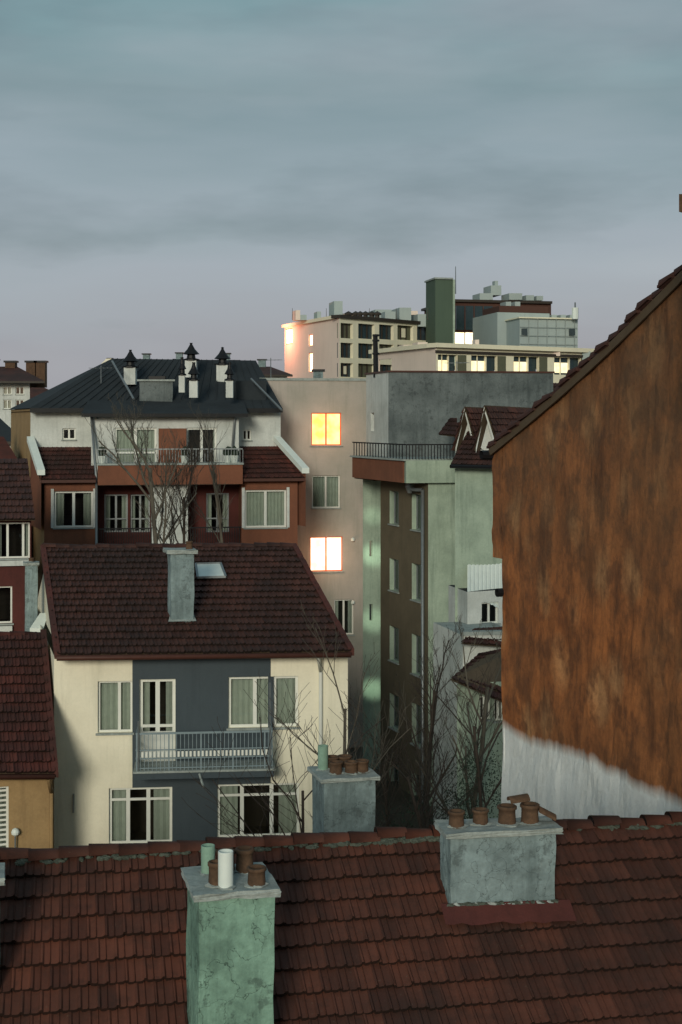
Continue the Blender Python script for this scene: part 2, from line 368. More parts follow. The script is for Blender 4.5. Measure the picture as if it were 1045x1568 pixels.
for i in range(60):
    x=random.uniform(.02,1.5); lump(P(e2,'base_mortar','mortar' if i%3 else 'cap'),rooft(tl+u2*x+v2*.05)+Z*.11,random.uniform(.03,.09),.03,random.uniform(.015,.045),i)
c3=pt(492,1194,24)
chimney('chimney',c3,1.03,.95,CZ-9.3,13,'grey',[(.2,.7,.09,.42,'potg'),(.35,.4,.11,.2,'pot'),(.6,.35,.11,.2,'pot'),(.8,.4,.11,.2,'pot'),(.38,.8,.12,.2,'pot'),(.6,.8,.12,.2,'pot')],.07,.07,13)
chimney('chimney',pt(-95,1352,16.2),.74,.6,CZ-8.2,11,'teal',[(.5,.5,.1,.22,'pot')],.07,.06,21)
# ---------------------------------------------------------------- cream house
h=obj('cream_house'); FH=fpx(82,36.2,534,36.9)
eL=pt(88,1003,35.6);eR=pt(538,998,36.3);rL=pt(66,838,41);rR=pt(450,836,41.7)
ops=[FH.rect(150,1043,203,1122),FH.rect(214,1040,269,1172),FH.rect(350,1036,457,1114),FH.rect(167,1206,264,1293),FH.rect(333,1200,459,1283)]
uL,uR=FH.u(83),FH.u(533); ztop=CZ-6.05
uA,uB=FH.u(203),FH.u(415)
wall(h,'walls','cream',FH,uL,uA,0,ztop,ops); wall(h,'blue_panel','blue',FH,uA,uB,0,ztop,ops,revmat='cream'); wall(h,'walls','cream',FH,uB,uR,0,ztop,ops)
win(h,FH,ops[0],(.62,),(),cur=1); win(h,FH,ops[1],(.5,),(.45,),cur=.55,sill=False,fw=.08)
win(h,FH,ops[2],(.38,.66),(),cur=1,fw=.07); win(h,FH,ops[3],(.3,.62),(.78,),cur=.6,fw=.07); win(h,FH,ops[4],(.3,.66),(.78,),cur=.5,fw=.07)
r=ops[2]; FH.box(h,'window_pier','blue',FH.u(411),FH.u(419),r[2],r[3],-.1,.0-.003)
r=ops[1]; FH.box(h,'door_panel','frame',r[0]+.08,r[1]-.08,r[2]+.05,r[2]+.85,-.13,-.09)
zb=FH.z(1182,310,1.0); ua,ub=FH.u(206,1.0),FH.u(420,1.0)
FH.box(h,'balcony_slab','blue',ua,ub,zb-.16,zb,0.0,1.0)
FH.box(h,'balcony_slab_edge','cap',ua-.03,ub+.03,zb,zb+.05,0.0,1.04)
rl=lambda *q:FH.box(h,'balcony_railing','rail',*q)
ht=.95
for zz in (.1,.34,.55,ht): rl(ua+.03,ub-.03,zb+zz,zb+zz+(.05 if zz==ht else .025),.94,.97)
for s in (ua+.03,ub-.05):
    for zz in (.1,.34,.55,ht): rl(s,s+.03,zb+zz+.002,zb+zz+.03,.02,.93)
n=34
for i in range(n+1):
    x=ua+.04+(ub-ua-.09)*i/n; rl(x,x+.014 if i%8 else x+.035,zb+.05,zb+ht,.948,.962)
    if i<n: FH.box(h,'railing_ornaments','frame',x+.03,x+.085,zb+.38,zb+.52,.95,.96)
for i in range(9):
    x=.05+.09*i
    for s in (ua+.035,ub-.045): rl(s,s+.012,zb+.05,zb+ht,x,x+.014)
tube(P(h,'washing_pole','metal'),FH.p(ub-.1,zb,1.0),FH.p(ub-.1,zb+2.2,1.0),.02,.02)
tube(P(h,'washing_pole','metal'),FH.p(ua+.1,zb,1.0),FH.p(ua+.1,zb+1.3,1.0),.02,.02)
tube(P(h,'drain_spout','cap'),FH.p(FH.u(306),zb-.05,1.0),FH.p(FH.u(312),zb-.3,1.3),.03,.03)
D=Vector(((rL-eL).x,(rL-eL).y))*1.9; D3=Vector((D.x,D.y,0))
shell(h,'cream',FH,uL,uR,0,ztop,D,top=None)
tiles(h,'roof_tiles','tile2',eL,eR,rL,rR,35,17,1.15)
bkL=rL+V3((rL-eL));bkR=rR+V3((rR-eR)); bkL.z=eL.z;bkR.z=eR.z
tiles(h,'rear_roof_tiles','tile2',bkR,bkL,rR,rL,35,17)
ridgecaps(h,rL+Z*.05,rR+Z*.05,'tile2')
for e_,r_,b_ in((eL,rL,bkL),(eR,rR,bkR)):
    ins=(Vector((FH.e.x,FH.e.y,0))*(.15 if e_ is eL else -.15))
    poly(h,'gables','cream',[e_+ins-Z*.12,r_+ins-Z*.12,b_+ins-Z*.12])
for (p0,p1) in ((eR,rR),(eL,rL)):
    d=p1-p0;n=17
    for i in range(n):
        q=p0+d*(i/n); pbox(h,'verge_tiles','tile3',q-Z*.1+Vector((-.07,0,0)),Vector((.15,0,0)),d/n*1.02,Z*(.17+random.uniform(0,.02)))
pbox(h,'eave_soffit','wood',eL-Z*.12,eR-eL,Vector((-.1,.55,0)),Z*.05)
g0=P(h,'gutter','gut'); tube(g0,eL-Z*.07+Vector((0,-.05,0)),eR-Z*.07+Vector((0,-.05,0)),.07,.07,8)
dp=P(h,'downpipe','frame'); x=FH.u(488)
tube(dp,FH.p(x-.05,ztop,.5),FH.p(x+.05,ztop-.5,.08),.05,.05,8); tube(dp,FH.p(x+.05,ztop-.5,.08),FH.p(x+.05,0,.08),.05,.05,8)
NH=(eR-eL).cross(rL-eL).normalized()
def onp(px,py,P0,N):
    t=Vector(((px-CXP)/F_,1,(YH-py)/F_)); C=Vector((0,0,CZ)); return C+t*((P0-C).dot(N)/t.dot(N))
b0=onp(262,955,eL,NH)
U6=(eR-eL);U6.z=0;U6.normalize();V6=(rL-eL);V6.z=0;V6.normalize()
top=CZ+(YH-848)/F_*b0.y
irr(h,'roof_chimney_stack','grey',Vector((b0.x,b0.y,b0.z-.3)),U6*.6,V6*.6,Z*(top-b0.z+.3),6,.008,4)
irr(h,'roof_chimney_cap','cap',Vector((b0.x-.09,b0.y-.08,top)),U6*.8,V6*.75,Z*.1,4,.006,5)
pot(h,Vector((b0.x+.45,b0.y+.3,top+.1)),.09,.2)
poly(h,'chimney_flashing','cap',[onp(x_,y_,eL,NH)+NH*.1 for x_,y_ in((258,957),(301,956),(296,942),(262,942))])
sk=[onp(x_,y_,eL,NH)+NH*.12 for x_,y_ in((303,890),(346,889),(338,868),(300,869))]
poly(h,'skylight','potw',sk)
for i in range(4): tube(P(h,'skylight_frame','metal'),sk[i],sk[(i+1)%4],.04,.04,4)
tube(P(h,'wall_bracket','metal'),FH.p(FH.u(113),FH.z(1215,113),.02),FH.p(FH.u(113),FH.z(1243,113),.1),.025,.025)
# ---------------------------------------------------------------- ochre house at left
o=obj('ochre_house'); FO=fpx(-260,32.6,84,34.2)
ops=[FO.rect(-40,1206,14,1312)]
zt=FO.z(1190,40)
wall(o,'walls','ochre',FO,FO.u(-260),FO.u(82),0,zt,ops); win(o,FO,ops[0],(.5,),tuple(i/14 for i in range(1,14)),cur=1)
eL=pt(-260,1186,32.3);eR=pt(84,1184,33.9);rR=pt(66,968,38);rL=pt(-240,975,36.4)
tiles(o,'roof_tiles','tile3',eL,eR,rL,rR,26,15,1.15)
bR=rR+V3(rR-eR);bL=rL+V3(rL-eL);bR.z=eR.z;bL.z=eL.z
tiles(o,'rear_roof_tiles','tile3',bR,bL,rR,rL,26,15); ridgecaps(o,rL,rR,'tile3')
shell(o,'ochre',FO,FO.u(-260),FO.u(82),0,zt,((bR-eR).x*.95,(bR-eR).y*.95),top=None)
poly(o,'gable','ochre',[eR-Z*.1,rR-Z*.1,bR-Z*.1])
tube(P(o,'gutter','gut'),eL-Z*.08,eR-Z*.08,.07,.07,8)
for i in range(15):
    d=rR-eR; pbox(o,'verge_tiles','tile3',eR+d*(i/15)-Z*.1-Vector((.07,0,0)),Vector((.16,0,0)),d/15*1.02,Z*.17)
x=FO.u(72); tube(P(o,'downpipe','ochre'),FO.p(x,zt,.3),FO.p(x+.1,zt-.4,.07),.05,.05,8); tube(P(o,'downpipe','ochre'),FO.p(x+.1,zt-.4,.07),FO.p(x+.1,0,.07),.05,.05,8)
x=FO.u(23);lathe(P(o,'globe_lamp','potw'),FO.p(x,FO.z(1272,23),.12),[(.02,-.1),(.09,-.05),(.1,0),(.07,.07),(0,.1)],10)
tube(P(o,'globe_lamp_pole','metal'),FO.p(x,FO.z(1310,23),.1),FO.p(x,FO.z(1278,23),.12),.02,.02)
# ---------------------------------------------------------------- maroon building
mo_=obj('maroon_house'); FM=fpx(-160,46,50,47)
ops=[FM.rect(-25,898,19,955),FM.rect(-5,800,46,855)]
wall(mo_,'walls','maroon',FM,FM.u(-160),FM.u(48),0,FM.z(790,20),ops)
win(mo_,FM,ops[0],(.5,),cur=0); win(mo_,FM,ops[1],(.33,.8),cur=.3)
FM.box(mo_,'white_band','white',FM.u(-160),FM.u(50),FM.z(866,20),FM.z(858,20),0.003,.12)
FM.box(mo_,'white_band','white',FM.u(-160),FM.u(19),FM.z(974,10),FM.z(958,10),0.003,.15)
shell(mo_,'maroon',FM,FM.u(-160),FM.u(48),0,FM.z(790,20),(-1.5,6))
tiles(mo_,'roof_tiles','tile2',pt(-160,798,45.5),pt(54,796,46.6),pt(-150,705,50),pt(42,702,51),18,10)
chimney('chimney',pt(36,862,42),.46,.5,CZ-7.2,10,'grey',[(.5,.5,.08,.12,'pot')],.08,.05,31)
fx=obj('metal_roof_hatch'); q=pt(46,962,41.5); 
P(fx,'hood','potw').add([q,q+Vector((.4,0,0)),q+Vector((.4,.7,.35)),q+Vector((.15,.7,.35)),q-Z*.3,q+Vector((.4,0,-.3))],[(0,1,2,3),(0,1,5,4)])
def simple_house(name,x0,x1,yt,d,ang=8,dep=8,wm='white',rm='tile2',rise=1.6,wins=(),over=.4,flat=False,dR=None,zb=0,lmat=None,gls=()):
    e=obj(name); F=fpx(x0,d,x1,dR or d+(x1-x0)/F_*d*math.tan(math.radians(ang)))
    zt=F.z(yt,(x0+x1)/2); u0,u1=F.u(x0),F.u(x1)
    rr=[F.rect(*w) for w in wins]; gr=[F.rect(*w[:4]) for w in gls]
    wall(e,'walls',wm,F,u0,u1,zb,zt,rr+gr)
    for r in rr: win(e,F,r,(.5,),cur=random.choice((0,.5,1)),fw=.06)
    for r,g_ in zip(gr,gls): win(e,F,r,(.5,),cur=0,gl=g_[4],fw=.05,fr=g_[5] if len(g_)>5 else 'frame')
    D=-F.n*dep; D=Vector((D.x-.12*dep,D.y))
    shell(e,wm,F,u0,u1,zb,zt,D,top='cap' if flat else None,lmat=lmat)
    if not flat:
        D3=V3(D); A=F.p(u0-over,zt,over);B=F.p(u1+over,zt,over);Cc=F.p(u1+over,zt,-over)+D3;Dd=F.p(u0-over,zt,-over)+D3
        ins=min(dep/2,(u1-u0)/2.6); r0=(A+Dd)/2+V3(F.e)*ins+Z*rise; r1=(B+Cc)/2-V3(F.e)*ins+Z*rise
        for q in([A,B,r1,r0],[B,Cc,r1],[Cc,Dd,r0,r1],[Dd,A,r0]): poly(e,'hip_roof',rm,q)
        poly(e,'eaves','wood',[A-Z*.06,B-Z*.06,Cc-Z*.06,Dd-Z*.06])
        F.box(e,'fascia','framed',u0-over,u1+over,zt-.15,zt,over-.03,over+.02)
        c=(r0+r1)/2; pbox(e,'roof_chimney','grey',c-Z*.6+Vector((-.3,-.3,0)),Vector((.6,0,0)),Vector((0,.6,0)),Z*1.1); pbox(e,'roof_chimney_cap','black',c+Z*.5+Vector((-.4,-.4,0)),Vector((.8,0,0)),Vector((0,.8,0)),Z*.1)
    else:
        F.box(e,'parapet_coping','cap',u0-.05,u1+.05,zt,zt+.12,-.25,.06)
    return e,F
e,F=simple_house('white_house',-60,46,584,110,wins=[(5,592,18,604),(24,592,37,604),(5,612,18,626),(24,612,37,626)],rise=1.3,over=1.2,rm='tile2')
for x in (8,40,54): 
    q=pt(x,555,114); pbox(e,'roof_chimneys','pot',q,Vector((.8,0,0)),Vector((0,.8,0)),-Z*2); pbox(e,'roof_chimney_caps','black',q-Vector((.1,.1,0)),Vector((1.0,0,0)),Vector((0,1.0,0)),Z*.15)
simple_house('white_house',-80,28,676,72,wins=[(-8,682,14,703)],rise=1.3,rm='slate',dep=6)
simple_house('terracotta_house',-70,34,735,60,wm='terra',wins=[(5,745,30,790)],rise=1.8,rm='tile3',dep=6)
simple_house('white_house',205,262,566,125,rise=1,rm='slate')
simple_house('white_house',270,300,560,130,rise=.8,rm='slate')
simple_house('white_house',300,420,568,120,rise=1.1,rm='tile2',wins=[(362,571,374,580),(392,571,404,580)])
simple_house('white_house',395,440,574,112,rise=.8,rm='tile2')
simple_house('white_house',-200,100,610,150,rise=2,rm='tile2')
simple_house('white_house',880,1100,560,170,rise=2,rm='tile2')
wg=obj('white_gable_house'); p=[pt(133,580,67),pt(163,549,67),pt(174,549,67),pt(174,640,67),pt(133,640,67)]
poly(wg,'gable_wall','cream',p); poly(wg,'roof','slate',[pt(163,548,67),pt(174,548,67),pt(174,548,67)+Vector((-1,7,0)),pt(163,548,67)+Vector((-1,7,0))]); poly(wg,'side','white',[p[0],p[4],p[4]+Vector((-1,7,0)),p[0]+Vector((-1,7,0))]); poly(wg,'left_roof','slate',[p[0],p[1],p[1]+Vector((-1,7,0)),p[0]+Vector((-1,7,0))])
# ---------------------------------------------------------------- house with mansard behind cream one
b=obj('terracotta_and_white_house'); FB=fpx(68,57.6,460,59.4)
zE=FB.z(733,260)
def R(x0,y0,x1,y1,n=0): return FB.rect(x0,y0,x1,y1,n)
lo=[R(83,752,143,808),R(375,750,439,808)]
ua,ub=FB.u(68),FB.u(456); c0,c1_=FB.u(147),FB.u(370)
wall(b,'lower_walls','terra',FB,ua,c0,0,zE,lo[:1]); wall(b,'lower_walls','terra',FB,c1_,ub,0,zE,lo[1:])
for r in lo:
    win(b,FB,r,(.5,),cur=1 if r is lo[1] else .5,fw=.08)
    for q in ((r[0]-.12,r[0]-.003,r[2],r[3]+.1),(r[1]+.003,r[1]+.12,r[2],r[3]+.1)): FB.box(b,'white_surrounds','white',*q,0.003,.05)
lg=[R(160,757,196,815,-1.2),R(200,757,230,815,-1.2),R(316,755,351,815,-1.2)]
wall(b,'loggia_back_wall','maroon',FB,c0,c1_,0,zE,lg,n=-1.2)
for r in lg: win(b,FB,r,(.5,),(.35,),n=-1.2,cur=.5,fw=.06,sill=False,fr='metal')
for uu in (c0,c1_): poly(b,'loggia_sides','terra',[FB.p(uu,0,0),FB.p(uu,0,-1.2),FB.p(uu,zE,-1.2),FB.p(uu,zE,0)])
zl=FB.z(845,260,0)
FB.box(b,'loggia_floor','terra',c0,c1_,zl-.2,zl,-1.2,0)
r=R(233,740,288,850,.0); FB.box(b,'white_pier','white',r[0],r[1],zl-3,zE,-.9,.05)
for i in range(60):
    x=c0+(c1_-c0)*i/59
    if r[0]<x<r[1]: continue
    FB.box(b,'loggia_railing','black',x,x+.03,zl,zl+.95,-.04,-.01)
for q in ((c0,r[0]),(r[1],c1_)): FB.box(b,'loggia_railing','black',q[0],q[1],zl+.95,zl+1.0,-.06,.0)
r=R(150,712,372,742,.6); FB.box(b,'balcony_band','terra',r[0],r[1],r[2],r[3],-1.2,.6)
FB.box(b,'balcony_band_cap','cap',r[0]-.04,r[1]+.04,r[3],r[3]+.07,-.9,.66)
zb=r[3]+.07
for i in range(50):
    x=r[0]+(r[1]-r[0])*i/49; FB.box(b,'upper_railing','metal',x,x+.02,zb,zb+.55,.54,.56)
FB.box(b,'upper_railing','metal',r[0],r[1],zb+.55,zb+.6,.52,.58)
for fx0 in (.03,.6,.9,.95):
    lathe(P(b,'balcony_pots','potw'),FB.p(r[0]+(r[1]-r[0])*fx0,zb,.2),[(.12,0),(.18,.3),(.16,.3)],10)
    lump(P(b,'balcony_plants','leaf'),FB.p(r[0]+(r[1]-r[0])*fx0,zb+.45,.2),.18,.18,.22,int(fx0*100))
NW=-.7
zA=FB.z(634,260,NW); ce=[R(176,655,240,712,NW),R(286,655,332,714,NW)]
v0,v1=FB.u(140,NW),FB.u(366,NW)
pn=(FB.u(243,NW),FB.u(285,NW))
wall(b,'attic_centre_wall','white',FB,v0,v1,zE-.3,zA,ce,n=NW)
FB.box(b,'terracotta_panel','terra',pn[0],pn[1],zE,FB.z(656,260,NW),NW+.003,NW+.35)
win(b,FB,ce[0],(.5,),(.33,),n=NW,cur=1,fw=.08);win(b,FB,ce[1],(.5,),(),n=NW,cur=.2,fw=.08)
NS=-2.2
zA2=FB.z(626,260,NS); sd=[R(96,656,116,673,NS),R(372,658,385,674,NS)]
s0,s1=FB.u(47,NS),FB.u(430,NS)
wall(b,'attic_side_walls','white',FB,s0,v0,zE-1,zA2,sd[:1],n=NS);wall(b,'attic_side_walls','white',FB,v1,s1,zE-1,zA2,sd[1:],n=NS)
for r in sd: win(b,FB,r,(.5,),n=NS,cur=0)
for uu in (v0,v1): poly(b,'attic_returns','white',[FB.p(uu,zE-.3,NW),FB.p(uu,zE-.3,NS),FB.p(uu,zA,NS),FB.p(uu,zA,NW)])
zt=FB.z(684,260,NS)
for x0,x1,y0,y1 in((62,147,47,140),(370,466,368,424)):
    a0,a1=FB.u(x0),FB.u(x1); b0_,b1_=FB.u(y0,NS),FB.u(y1,NS)
    tiles(b,'skirt_tiles','tile3',FB.p(a0,zE,.35),FB.p(a1,zE,.35),FB.p(b0_,zt,NS+.02),FB.p(b1_,zt,NS+.02),14,7)
    FB.box(b,'skirt_gutter','gut',a0,a1,zE-.12,zE,.3,.42)
for x,x2 in ((64,47),(466,424)):
    p0=FB.p(FB.u(x),zE+.2,.45);p1=FB.p(FB.u(x2,NS),FB.z(672,260,NS)-.1,NS)
    pbox(b,'sloped_parapets','potw',p0-V3(FB.e)*.15,V3(FB.e)*.3,p1-p0,Z*.22); 
    poly(b,'parapet_walls','terra',[p0,p1,Vector((p1.x,p1.y,zE-2)),Vector((p0.x,p0.y,zE-2))])
Dv=Vector((-3.4,10.5))
shell(b,'terra',FB,ua,ub,0,zE,Dv,top=None,lmat='ochre')
shell(b,'white',FB,s0,s1,zE,zA2,Dv*.85,top=None,n=NS,lmat='ochre')
fa=FB.p(FB.u(46,-1.6),zA2+.02,-1.6);fb_=FB.p(FB.u(433,-1.6),zA2+.02,-1.6)
ra=pt(172,549,64.5);rb=pt(392,552,66)
ba=fa+V3(Dv)*.95;bb=fb_+V3(Dv)*.95
for q in([fa,fb_,rb,ra],[fb_,bb,rb],[bb,ba,ra,rb],[ba,fa,ra]): poly(b,'slate_roof','slate',q)
poly(b,'roof_soffit','wood',[fa-Z*.12,fb_-Z*.12,bb-Z*.12,ba-Z*.12])
FB.box(b,'roof_fascia','black',FB.u(46,-1.6),FB.u(433,-1.6),zA2-.16,zA2+.02,-1.62,-1.54)
for i in range(1,26):
    f=i/26; q0=fa.lerp(fb_,f); q1=ra.lerp(rb,f); tube(P(b,'roof_seams','slate'),q0+Z*.01,q1+Z*.01,.018,.018,4)
ca=FB.p(FB.u(125,-.1),zA+.02,-.1);cb=FB.p(FB.u(380,-.1),zA+.02,-.1)
poly(b,'centre_roof','slate',[ca,cb,FB.p(FB.u(372,-3),zA+.75,-3),FB.p(FB.u(138,-3),zA+.75,-3)])
FB.box(b,'centre_fascia','black',FB.u(125,-.1),FB.u(380,-.1),zA-.12,zA+.02,-.12,-.06)
for q in (((172,553),(205,611)),((120,626),(150,640)),((385,580),(432,628))):
    tube(P(b,'ridge_cappings','metal'),pt(q[0][0],q[0][1],61),pt(q[1][0],q[1][1],58.6),.05,.05,5)
def cowl(px,ytip,ybase,d,w=.5):
    k=F_/d; top=pt(px,ytip,d); z=lambda y:CZ+(YH-y)/k
    W=w; pbox(b,'cowl_stacks','white',Vector((top.x-W/2,d-W/2,z(ybase+12))),Vector((W,0,0)),Vector((0,W,0)),Z*(z(ybase-14)-z(ybase+12)))
    c=Vector((top.x,d,z(ybase-14)))
    lathe(P(b,'cowls','black'),c,[(W*.75,0),(W*.75,.06),(W*.4,.1),(W*.35,.25),(W*.75,.28),(W*.35,.5),(.05,.72),(.07,.78),(0,z(ytip)-c.z)],10)
cowl(200,537,577,62);cowl(293,533,566,63);cowl(341,531,573,63.5);cowl(297,585,597,60,.35);cowl(352,585,597,60,.3);cowl(279,575,589,60.5,.25)
q=pt(214,586,60.5); irr(b,'slate_chimney','conc',q-Z*1,Vector((1.4,.1,0)),Vector((-.1,.8,0)),Z*1.05,4,.01,2); pbox(b,'slate_chimney_cap','cap',q+Vector((-.1,-.1,.06)),Vector((1.6,.1,0)),Vector((-.1,1,0)),Z*.08)
q=pt(228,576,61);pbox(b,'chimney_hood','black',q,Vector((.7,0,0)),Vector((0,.5,0)),-Z*.25)
q=pt(362,590,61.5); pbox(b,'slate_dormer','slate',q-Z*.8,Vector((1.3,.1,0)),Vector((-.2,2,0)),Z*1.0)
tube(P(b,'downpipe','metal'),FB.p(FB.u(148),0,.1),FB.p(FB.u(148),zE,.1),.06,.06,6); tube(P(b,'downpipe','metal'),FB.p(FB.u(148),zE,.1),FB.p(FB.u(140),zA,-.6),.06,.06,6)
tube(P(b,'downpipe','metal'),FB.p(FB.u(362),zA,-.6),FB.p(FB.u(356),zE+.5,-.5),.05,.05,6)
# ---------------------------------------------------------------- beige building
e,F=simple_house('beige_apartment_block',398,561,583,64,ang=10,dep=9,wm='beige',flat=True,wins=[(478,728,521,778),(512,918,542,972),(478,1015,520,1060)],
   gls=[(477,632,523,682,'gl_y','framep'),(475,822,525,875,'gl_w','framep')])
q=pt(480,572,66); pbox(e,'roof_chimney','grey',q-Z*1,Vector((.45,0,0)),Vector((0,.5,0)),Z*1.1); pbox(e,'roof_chimney_cap','black',q+Vector((-.08,-.08,.1)),Vector((.62,0,0)),Vector((0,.7,0)),Z*.1)
for y in(826,922): lathe(P(e,'vent_balls','potw'),F.p(F.u(540),F.z(y,540),.1),[(.0,-.1),(.09,-.05),(.09,.05),(0,.1)],8)
FBE=F
# ---------------------------------------------------------------- tall apartment block
t=obj('apartment_block')
FT=Fac(((583-CXP)/F_*59.6,59.6),((656-CXP)/F_*55,55))
def RT(*q): return FT.rect(*q)
ops=[]
for i,(y0,y1,k0,k1) in enumerate(((752,803,757,812),(856,905,864,920),(960,1013,973,1034),(1064,1116,1079,1142),(1168,1219,1186,1250))):
    ops+=[RT(597,y0,611,y1),RT(631,k0,648,k1)]
uN=FT.u(656); zT=CZ-2.5
wall(t,'side_wall','side',FT,0,uN,0,zT,ops,rev=.25,revmat='green')
for i,r in enumerate(ops): win(t,FT,r,(.5,),(),cur=(.5,1,0,.5,1,.5,0,1,.5,0)[i],rev=.25,fr='metal',fw=.05)
tube(P(t,'downpipe','metal'),FT.p(uN-.3,0,.1),FT.p(uN-.3,zT-.3,.1),.07,.07,8)
Nc=FT.p(uN,0,0)
FR=Fac((Nc.x,Nc.y),(Nc.x+8,Nc.y+1.6))
wall(t,'front_wall','green',FR,0,8,0,CZ-2.05,[])
FR.box(t,'bare_patch','conc',FR.u(741),FR.u(760),FR.z(850,750),FR.z(728,750),.003,.02)
for px in (702,733): FR.box(t,'pilaster_strips','green',FR.u(px),FR.u(px+4),0,CZ-2.2,.003,.06)
FT.box(t,'terrace_parapet','terra',-.7,uN-.15,zT,zT+.85,0,1.0)
FR.box(t,'terrace_front_parapet','green',-.95,2.0,zT+.001,zT+.87,.02,.3)
FT.box(t,'terrace_slab','cap',-.8,uN+.1,zT+.852,zT+.92,-2,1.08)
for k in range(18):
    x=-.6+(uN+.3)*k/17; FT.box(t,'terrace_railing','black',x,x+.03,zT+.92,zT+1.45,.95,.98)
FT.box(t,'terrace_railing','black',-.7,uN,zT+1.45,zT+1.5,.94,1.0)
for k in range(22):
    x=-.95+2.6*k/21; FR.box(t,'terrace_railing','black',x,x+.03,zT+.92,zT+1.45,.25,.28)
FR.box(t,'terrace_railing','black',-.95,1.7,zT+1.452,zT+1.5,.24,.3)
tube(P(t,'downpipe_front','metal'),FT.p(uN-.3,zT-.3,.1),FT.p(uN-.9,zT-.3,.35),.07,.07,8)
lathe(P(t,'rain_hopper','metal'),FT.p(uN-1.0,zT-.45,.35),[(.08,0),(.18,.25),(.18,.35),(.1,.35)],8)
FQ=fpx(556,60.6,584,60.9); wall(t,'rear_return_wall','green',FQ,FQ.u(556),FQ.u(584),0,CZ-2.6,[FQ.rect(566,828,571,852),FQ.rect(566,925,571,950)])
FQ.box(t,'soffit','wood',FQ.u(556),FQ.u(590),CZ-2.62,CZ-2.5,-1,1.2)
poly(t,'roof_deck','cap',[FT.p(0,zT+.9,0),FT.p(uN,zT+.9,0),FR.p(8,zT+.9,0),FR.p(8,zT+.9,-5)])
pc=pt(595,570,58); FC=Fac((pc.x,pc.y),(pc.x+7,pc.y+1.2))
zP=pc.z
wall(t,'penthouse_front','conc',FC,0,7,zT,zP,[])
fa_=Vector(((561-CXP)/F_*61.3,61.3)); FS=Fac((fa_.x,fa_.y),(pc.x,pc.y))
LN=(fa_-Vector((pc.x,pc.y))).length
wall(t,'penthouse_side','white',FS,0,LN,zT,zP,[FS.rect(568,632,573,660)])
poly(t,'penthouse_roof','cap',[FS.p(0,zP,0),FS.p(LN,zP,0),FC.p(7,zP,0),FC.p(7,zP,-4)])
FC.box(t,'penthouse_coping','gut',-.05,7.05,zP,zP+.07,-.3,.05)
FS.box(t,'penthouse_coping','gut',-.1,LN-.06,zP+.002,zP+.072,-.3,.05)
tube(P(t,'stove_pipe','black'),pt(576,578,60),pt(575,513,60),.11,.1,8)
for y in(512,520,540): tube(P(t,'stove_pipe','black'),pt(576,y+3,60),pt(576,y,60),.15,.15,8)
# ---------------------------------------------------------------- gabled dormer house
dm=obj('dormer_house')
def dormer(apx,apy,lx,ly,rx,ry,d,dep):
    A=pt(apx,apy,d);L=pt(lx,ly,d-.1);Rr=pt(rx,ry,d+.1); D=Vector((dep*.75,dep,0))
    poly(dm,'dormer_gables','white',[A,L,Rr])
    for p0 in(L,Rr):
        P(dm,'bargeboards','white').add([A+Vector((0,-.25,.1)),p0+Vector((0,-.25,.1)),p0+Vector((0,-.25,-.12)),A+Vector((0,-.25,-.12))],[(0,1,2,3)])
    tiles(dm,'dormer_tiles','tile2',Rr+D+Vector((.1,0,0)),Rr+Vector((.1,-.3,0)),A+D,A+Vector((0,-.3,.1)),14,7)
    tiles(dm,'dormer_tiles','tile2',L+Vector((-.1,-.3,0)),L+D,A+Vector((0,-.3,.1)),A+D,14,7)
dormer(711,627,697,690,727,690,52,4)
dormer(741,625,728,690,760,690,51,4)
tiles(dm,'roof_tiles','tile2',pt(690,712,49.5),pt(860,716,51),pt(735,625,54),pt(870,628,56),22,12)
FD=fpx(697,50,860,51.5); wall(dm,'walls','green',FD,FD.u(697),FD.u(860),0,CZ-1.7,[])
tiles(dm,'rear_roof_tiles','tile2',pt(690,655,58),pt(890,655,60),pt(800,585,63),pt(900,588,64),20,9)
tiles(dm,'small_roof','tile2',pt(672,665,55),pt(700,668,55),pt(690,640,57),pt(700,640,57),5,4)
tube(P(dm,'eave_gutter','black'),pt(690,714,49.4),pt(860,718,50.9),.07,.07,6)
# ---------------------------------------------------------------- lean-to sheds
s=obj('lean_to_shed'); FSh=fpx(716,49,800,50)
wall(s,'walls','white',FSh,FSh.u(716),FSh.u(800),0,FSh.z(905,740),[FSh.rect(738,922,764,955)])
win(s,FSh,FSh.rect(738,922,764,955),(.5,),cur=0)
SR=P(s,'corrugated_roof','potw'); A=pt(716,908,49);B=pt(800,950,50);C=pt(800,850,51);Dd=pt(716,850,50.6)
nc=28; pr=None
for i in range(nc+1):
    u=i/nc; o=Z*(.03 if i%2 else 0); cu=(A.lerp(B,u)+o,Dd.lerp(C,u)+o)
    if pr: SR.add([pr[0],cu[0],cu[1],pr[1]],[(0,1,2,3)])
    pr=cu
shell(s,'white',FSh,FSh.u(716),FSh.u(800),0,FSh.z(905,740),(-.5,2))
e,F=simple_house('small_white_house',709,800,972,46.5,wm='white',wins=[(742,1062,757,1100)],flat=True,dep=3)
tiles(e,'canopy_tiles','tile3',pt(706,985,46),pt(800,992,46.5),pt(728,962,47.5),pt(800,958,48),9,4)
rd=obj('red_roofed_outbuilding'); 
tiles(rd,'roof_tiles','tile3',pt(690,1040,43),pt(810,1092,43.5),pt(735,1000,46),pt(810,985,46.5),12,8)
FW=fpx(700,43.6,810,44.2); ow=[FW.rect(735,1066,752,1102),FW.rect(757,1070,772,1104)]
wall(rd,'walls','green',FW,FW.u(700),FW.u(810),0,FW.z(1046,720),ow)
for r in ow: win(rd,FW,r,(.5,),cur=.4)
